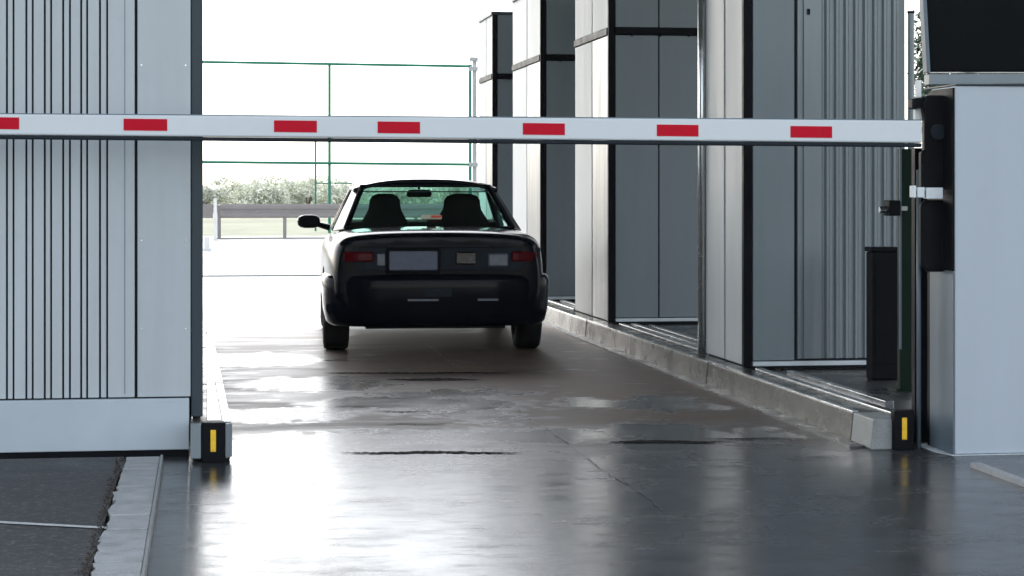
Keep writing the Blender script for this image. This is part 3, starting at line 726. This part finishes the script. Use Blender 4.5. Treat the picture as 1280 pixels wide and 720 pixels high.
for s in (-1, 1):
    # C pillar: quarter panel between rear glass and side glass
    q4 = [(s*.70, yrb-.03, zbelt+.005), (s*WB, yrb+.28, zbelt-.02), (s*(WT+.012), yrt+.17, zrt-.03), (s*.545, yrt-.05, zrt-.004)]
    inn = [(x-s*.04, y+.01, z) for x, y, z in q4]
    m = MB(); m.add(q4+inn, [(0,1,2,3),(4,7,6,5),(0,4,5,1),(1,5,6,2),(2,6,7,3),(3,7,4,0)]); m.build('rear_pillar', 'paint', car, bevel=.015)
    strip((s*(WB-.03), yfb-.06, zbelt-.03), (s*(WT-.01), yft+.02, zrt-.02), (0,.07,0), .022, 'front_pillar')
    strip((s*(WB-.02), -.12, zbelt-.03), (s*(WT+.005), -.10, zrt-.03), (0,.07,0), .014, 'middle_pillar', 'black_plastic')
    m = MB(); m.add([(s*(WB-.01), yrb+.26, zbelt-.02), (s*(WB-.01), yfb-.1, zbelt-.03), (s*(WT+.01), yft, zrt-.035), (s*(WT+.01), yrt+.17, zrt-.035)], [(0,1,2,3)]); m.build('side_window', 'glass', car)
    # wing mirror (the photograph shows only the left one)
    if s < 0:
        mb_ = MB(); cx_, cy_, cz_ = s*.985, .62, 1.005
        for a in range(9):
            ph = math.pi*a/8
            for b_ in range(14):
                th = 2*math.pi*b_/14
                sx = math.copysign(abs(math.sin(ph))**.6, 1)
                mb_.v.append((cx_+.105*sx*math.copysign(abs(math.cos(th))**.7, math.cos(th)), cy_-.06*math.cos(ph), cz_+.062*sx*math.copysign(abs(math.sin(th))**.7, math.sin(th))))
        for a in range(8):
            for b_ in range(14): mb_.f.append((a*14+b_, a*14+(b_+1) % 14, (a+1)*14+(b_+1) % 14, (a+1)*14+b_))
        wm = mb_.build('wing_mirror', 'paint', car, smooth=True)
        m = MB(); m.add([(cx_+s*.0-.085,cy_-.064,cz_-.04),(cx_+.085,cy_-.064,cz_-.04),(cx_+.085,cy_-.064,cz_+.04),(cx_-.085,cy_-.064,cz_+.04)], [(0,1,2,3)]); m.build('mirror_glass', 'black_plastic', wm)
        m = MB(); m.tube((s*.80,.66,.95),(s*.93,.63,.985), .03, .022, n=10); m.build('mirror_arm', 'paint', wm)
    # wheels
    for y in (-1.36, 1.34):
        w = MB(); N_ = 48; prof_ = [(-.10,.20),(-.105,.25),(-.098,.295),(-.075,.310),(.075,.310),(.098,.295),(.105,.25),(.10,.20)]
        xc = s*(.775 if y < 0 else .765)
        for i in range(N_):
            a = 2*math.pi*i/N_
            for px_, r_ in prof_: w.v.append((xc+px_, y+math.cos(a)*r_, .31+math.sin(a)*r_))
        for i in range(N_):
            for j in range(8): w.f.append((i*8+j, ((i+1) % N_)*8+j, ((i+1) % N_)*8+(j+1) % 8, i*8+(j+1) % 8))
        wo = w.build('wheel', 'tyre', car, smooth=True)
        rm = MB(); rm.tube((xc-s*.02,y,.31),(xc+s*.03,y,.31), .20, n=32); rm.tube((xc+s*.03,y,.31),(xc+s*.085,y,.31), .05, .04, n=16)
        for k in range(5):
            a = 2*math.pi*k/5+.3; c_, s2 = math.cos(a), math.sin(a)
            P = [Vector((xc+s*.07, y-s2*.025+c_*.03, .31+c_*.025+s2*.03)), Vector((xc+s*.07, y+s2*.025+c_*.03, .31-c_*.025+s2*.03)), Vector((xc+s*.085, y+s2*.03+c_*.195, .31-c_*.03+s2*.195)), Vector((xc+s*.085, y-s2*.03+c_*.195, .31+c_*.03+s2*.195))]
            rm.add(P+[p-Vector((s*.04,0,0)) for p in P], [(0,1,2,3),(4,7,6,5),(0,4,5,1),(1,5,6,2),(2,6,7,3),(3,7,4,0)])
        rm.build('rim', 'rim', wo)
m = MB(); m.add([(-.70,yrb,zbelt+.012),(.70,yrb,zbelt+.012),(.545,yrt-.04,zrt),(-.545,yrt-.04,zrt)], [(0,1,2,3)])
m.build('rear_window', 'glass', car)
m = MB(); m.add([(-.76,yfb,zbelt-.02),(.76,yfb,zbelt-.02),(.575,yft+.03,zrt-.005),(-.575,yft+.03,zrt-.005)], [(0,1,2,3)])
m.build('windscreen', 'glass', car)
# black surround of rear glass
def along(a, c, w, off=.0):
    a, c = Vector(a), Vector(c); mm = MB(); mm.tube(a, c, w, n=8); return mm
m = MB()
P = [Vector((-.70,yrb-.004,zbelt+.016)),Vector((.70,yrb-.004,zbelt+.016)),Vector((.548,yrt-.045,zrt+.002)),Vector((-.548,yrt-.045,zrt+.002))]
for i, wd in ((0,.010),(1,.011),(2,.010),(3,.011)): m.tube(P[i], P[(i+1) % 4], wd, n=8)
m.build('window_seal', 'black_plastic', car)
# interior
m = MB(); m.prism([(-1.10,.93),(-1.08,.975),(-.72,.975),(-.70,.93)], 'x', -.72, .72); m.build('parcel_shelf', 'trim', car, bevel=.01)
m = MB(); m.prism([(.55,.91),(.60,1.0),(.80,1.02),(1.0,.955),(1.0,.91)], 'x', -.72, .72); m.build('dashboard', 'trim', car, bevel=.02)
m = MB(); m.box(-.56,.56,yrt+.02,yft-.02,1.270,1.280); m.build('headliner', 'headliner', car)
for sx, hw, lab in ((-.335,.135,None),(.335,.16,None)):
    y = -.28
    m = MB(); rings = [(.90,.17,.05),(1.0,.20*hw/.13,.055),(1.08,hw*1.2,.055),(1.12,hw*1.05,.055),(1.16,hw*1.0,.05),(1.20,hw*.98,.05),(1.238,hw*.82,.045),(1.258,hw*.45,.03)]
    for z_, w_, d_ in rings:
        for i in range(20):
            a = 2*math.pi*i/20; m.v.append((sx+w_*math.copysign(abs(math.cos(a))**.8, math.cos(a)), y+d_*math.sin(a)+(1.28-z_)*.2, z_))
    for k in range(len(rings)-1):
        for i in range(20): m.f.append((k*20+i, k*20+(i+1) % 20, (k+1)*20+(i+1) % 20, (k+1)*20+i))
    m.f.append(tuple(range(20))); m.f.append(tuple(range((len(rings)-1)*20, len(rings)*20)))
    m.build('front_seat', 'trim', car, smooth=True)
m = MB(); m.prism([(-.10,1.245),(-.115,1.262),(-.11,1.30),(-.09,1.312),(.09,1.312),(.11,1.30),(.115,1.262),(.10,1.245)], 'y', .38, .41)
m.v = [(x, y, z-.02) for x, y, z in m.v]; rv = m.build('rear_view_mirror', 'black_plastic', car, bevel=.01)
m = MB(); m.tube((0,.41,1.30),(0,.44,1.345), .012, n=8); m.build('mirror_stalk', 'black_plastic', rv)
m = MB(); m.prism([(-.055,1.045),(-.06,1.055),(-.05,1.083),(.10,1.083),(.11,1.055),(.105,1.045)], 'y', -1.0, -.93); hb = m.build('window_light_spot', 'spot_cream', car, bevel=.006)  # light spot seen in the rear window, shaped as an added lamp
m = MB(); m.box(-.012, .062, -.99, -.94, .974, 1.048); m.build('spot_stalk', 'trim', hb)
m = MB(); m.box(-.03+.05,.06+.05,-1.007,-.999,1.060,1.080); m.build('spot_lens', 'spot_red', hb)
# rear bumper: wraps round the tail
def wrap(name, mat, zs, offs, wid, yb, ret=.45, par=car, bevel=.01):
    """zs: heights; offs: outward offset per height; plan curve of the tail"""
    plan = []
    for i in range(-14, 15):
        t_ = i/14
        x = wid*math.copysign(1-(1-abs(t_))**2.2, t_) if False else wid*t_
        plan.append(t_)
    pts = []
    K = 33
    for i in range(K):
        a = -1+2*i/(K-1)
        # superellipse plan
        th = a*math.pi/2
        x = wid*math.copysign(abs(math.sin(th))**.55, th) if abs(th) > 1e-6 else 0
        y = yb+ret-(ret)*abs(math.cos(th))**.32
        pts.append((x, y))
    mm = MB()
    for z_, o_ in zip(zs, offs):
        for x, y in pts:
            k_ = 1+o_/wid; mm.v.append((x*k_, y-o_*(1 if y < yb+ret*.9 else .3), z_))
    for z_, o_ in zip(zs, offs):
        for x, y in pts:
            mm.v.append((x*.93, y+.06, z_))
    nz = len(zs)
    for j in range(nz-1):
        for i in range(K-1):
            mm.f.append((j*K+i, j*K+i+1, (j+1)*K+i+1, (j+1)*K+i))
    B0 = nz*K
    for i in range(K-1):
        mm.f.append((i, i+1, B0+i+1, B0+i)); j = nz-1; mm.f.append((j*K+i, j*K+i+1, B0+j*K+i+1, B0+j*K+i))
    return mm.build(name, mat, par, smooth=True)
wrap('rear_bumper', 'paint', (.235,.27,.36,.50,.58,.625,.64), (-.03,.0,.02,.028,.03,.018,-.02), .865, -2.225, .62)
for a_, c_ in ((-.24,.0),(.30,.46)):
    m = MB(); m.box(a_,c_,-2.283,-2.25,.435,.452); m.build('bumper_highlight', 'lamp_clear', car, bevel=.003)  # pale bars standing in for highlights on the bumper
# tail panel details (car local; rear face at y ~ -2.2)
yb_ = -2.222
def lens(x0, x1, z0, z1, mat, name, y=yb_, par=car, curve=True):
    m = MB(); K = 8
    for k in range(2):
        for i in range(K+1):
            x = x0+(x1-x0)*i/K; dy = .16*max(0, abs(x)-.62)**1.3 if curve else 0
            for z_ in (z0, z1): m.v.append((x, y+dy*2.2+(.05 if k else 0), z_))
    def ix(k, i, j): return k*(K+1)*2+i*2+j
    for i in range(K):
        m.f += [(ix(0,i,0),ix(0,i+1,0),ix(0,i+1,1),ix(0,i,1)),(ix(1,i,0),ix(1,i,1),ix(1,i+1,1),ix(1,i+1,0)),(ix(0,i,0),ix(1,i,0),ix(1,i+1,0),ix(0,i+1,0)),(ix(0,i,1),ix(0,i+1,1),ix(1,i+1,1),ix(1,i,1))]
    for i in (0, K): m.f.append((ix(0,i,0),ix(0,i,1),ix(1,i,1),ix(1,i,0)))
    return m.build(name, mat, par, bevel=.014)
tg = lens(-.76,.80,.665,.845,'rubber','tail_panel', yb_+.012)
l1 = lens(-.735,-.50,.735,.815,'tail_red','tail_light'); lens(-.475,-.41,.705,.80,'lamp_clear','reversing_lamp', par=l1)
l2 = lens(.565,.775,.735,.815,'tail_red','tail_light'); lens(.385,.545,.695,.80,'lamp_clear','reversing_lamp', par=l2)
lens(.13,.30,.71,.815,'lamp_smoke','fog_lamp')
lens(-.405,.02,.645,.845,'black_plastic','plate_surround', yb_-.001, curve=False)
pl = lens(-.385,.0,.665,.825,'plate','number_plate', yb_-.004)
m = MB(); m.box(-.10,.10,-2.262,-2.255,.468,.53); 
m.box(-.385,.40,-2.225,-2.21,.852,.862); m.build('trunk_trim', 'rubber', car)

# ------------------------------------------------------------------ unseen canopy added to shade the lane, carried by the pillars and the booth
t = thing('shade_canopy', 'unseen flat dark canopy added to shade the lane, on steel stubs above the grey pillars', 'canopy', (3, 20, 5.2))
m = MB(); m.box(-8, 7, -11.2, 3.6, 0, .35); m.build('shade_slab', 'dark_post', t)
for x_, y_ in ((1.2,-6.2),(1.2,-2.0),(1.2,1.8),(-4.9,-8.1)):
    m = MB(); m.box(x_-.08, x_+.08, y_-.0, y_+.16, -1.78, 0); m.build('stub', 'steel', t)

# ------------------------------------------------------------------ air
hz, hnt, hb_ = new_mat('thin haze'); hnt.nodes.remove(hb_)
pv = hnt.nodes.new('ShaderNodeVolumePrincipled'); pv.inputs['Color'].default_value = (.95,.97,1,1); pv.inputs['Density'].default_value = .0002; pv.inputs['Anisotropy'].default_value = 0
hnt.links.new(pv.outputs[0], hnt.nodes['Material Output'].inputs['Volume']); M['haze'] = hz
m = MB(); m.box(-70, 90, -20, 170, -1.1, 9.5); m.build('haze', 'haze', kind='stuff')

# ------------------------------------------------------------------ light
w = bpy.data.worlds.new('World'); S.world = w; w.use_nodes = True
nt = w.node_tree; bg = nt.nodes['Background']
sky = nt.nodes.new('ShaderNodeTexSky'); sky.sky_type = 'NISHITA'; sky.sun_disc = False
SE, SA = R(38), R(-22)                              # elevation; azimuth from +Y towards +X
sky.sun_elevation = SE; sky.sun_rotation = SA
sky.air_density = 1.0; sky.dust_density = 2; sky.ozone_density = 1.5
hs = nt.nodes.new('ShaderNodeHueSaturation'); hs.inputs['Saturation'].default_value = .35
nt.links.new(sky.outputs[0], hs.inputs['Color']); nt.links.new(hs.outputs[0], bg.inputs[0]); bg.inputs[1].default_value = .15
sl = bpy.data.lights.new('sun', 'SUN'); sl.energy = .8; sl.angle = R(14); sl.color = (1, .96, .90)
so = bpy.data.objects.new('sun', sl); COL.objects.link(so)
d = Vector((math.sin(SA)*math.cos(SE), math.cos(SA)*math.cos(SE), math.sin(SE)))
so.rotation_euler = (-d).to_track_quat('-Z', 'Y').to_euler()
vs = S.view_settings; vs.view_transform = 'Standard'; vs.look = 'None'; vs.gamma = 1; vs.exposure = 1.65; vs.use_curve_mapping = False
S.cycles.use_denoising = True
S.cycles.max_bounces = 8
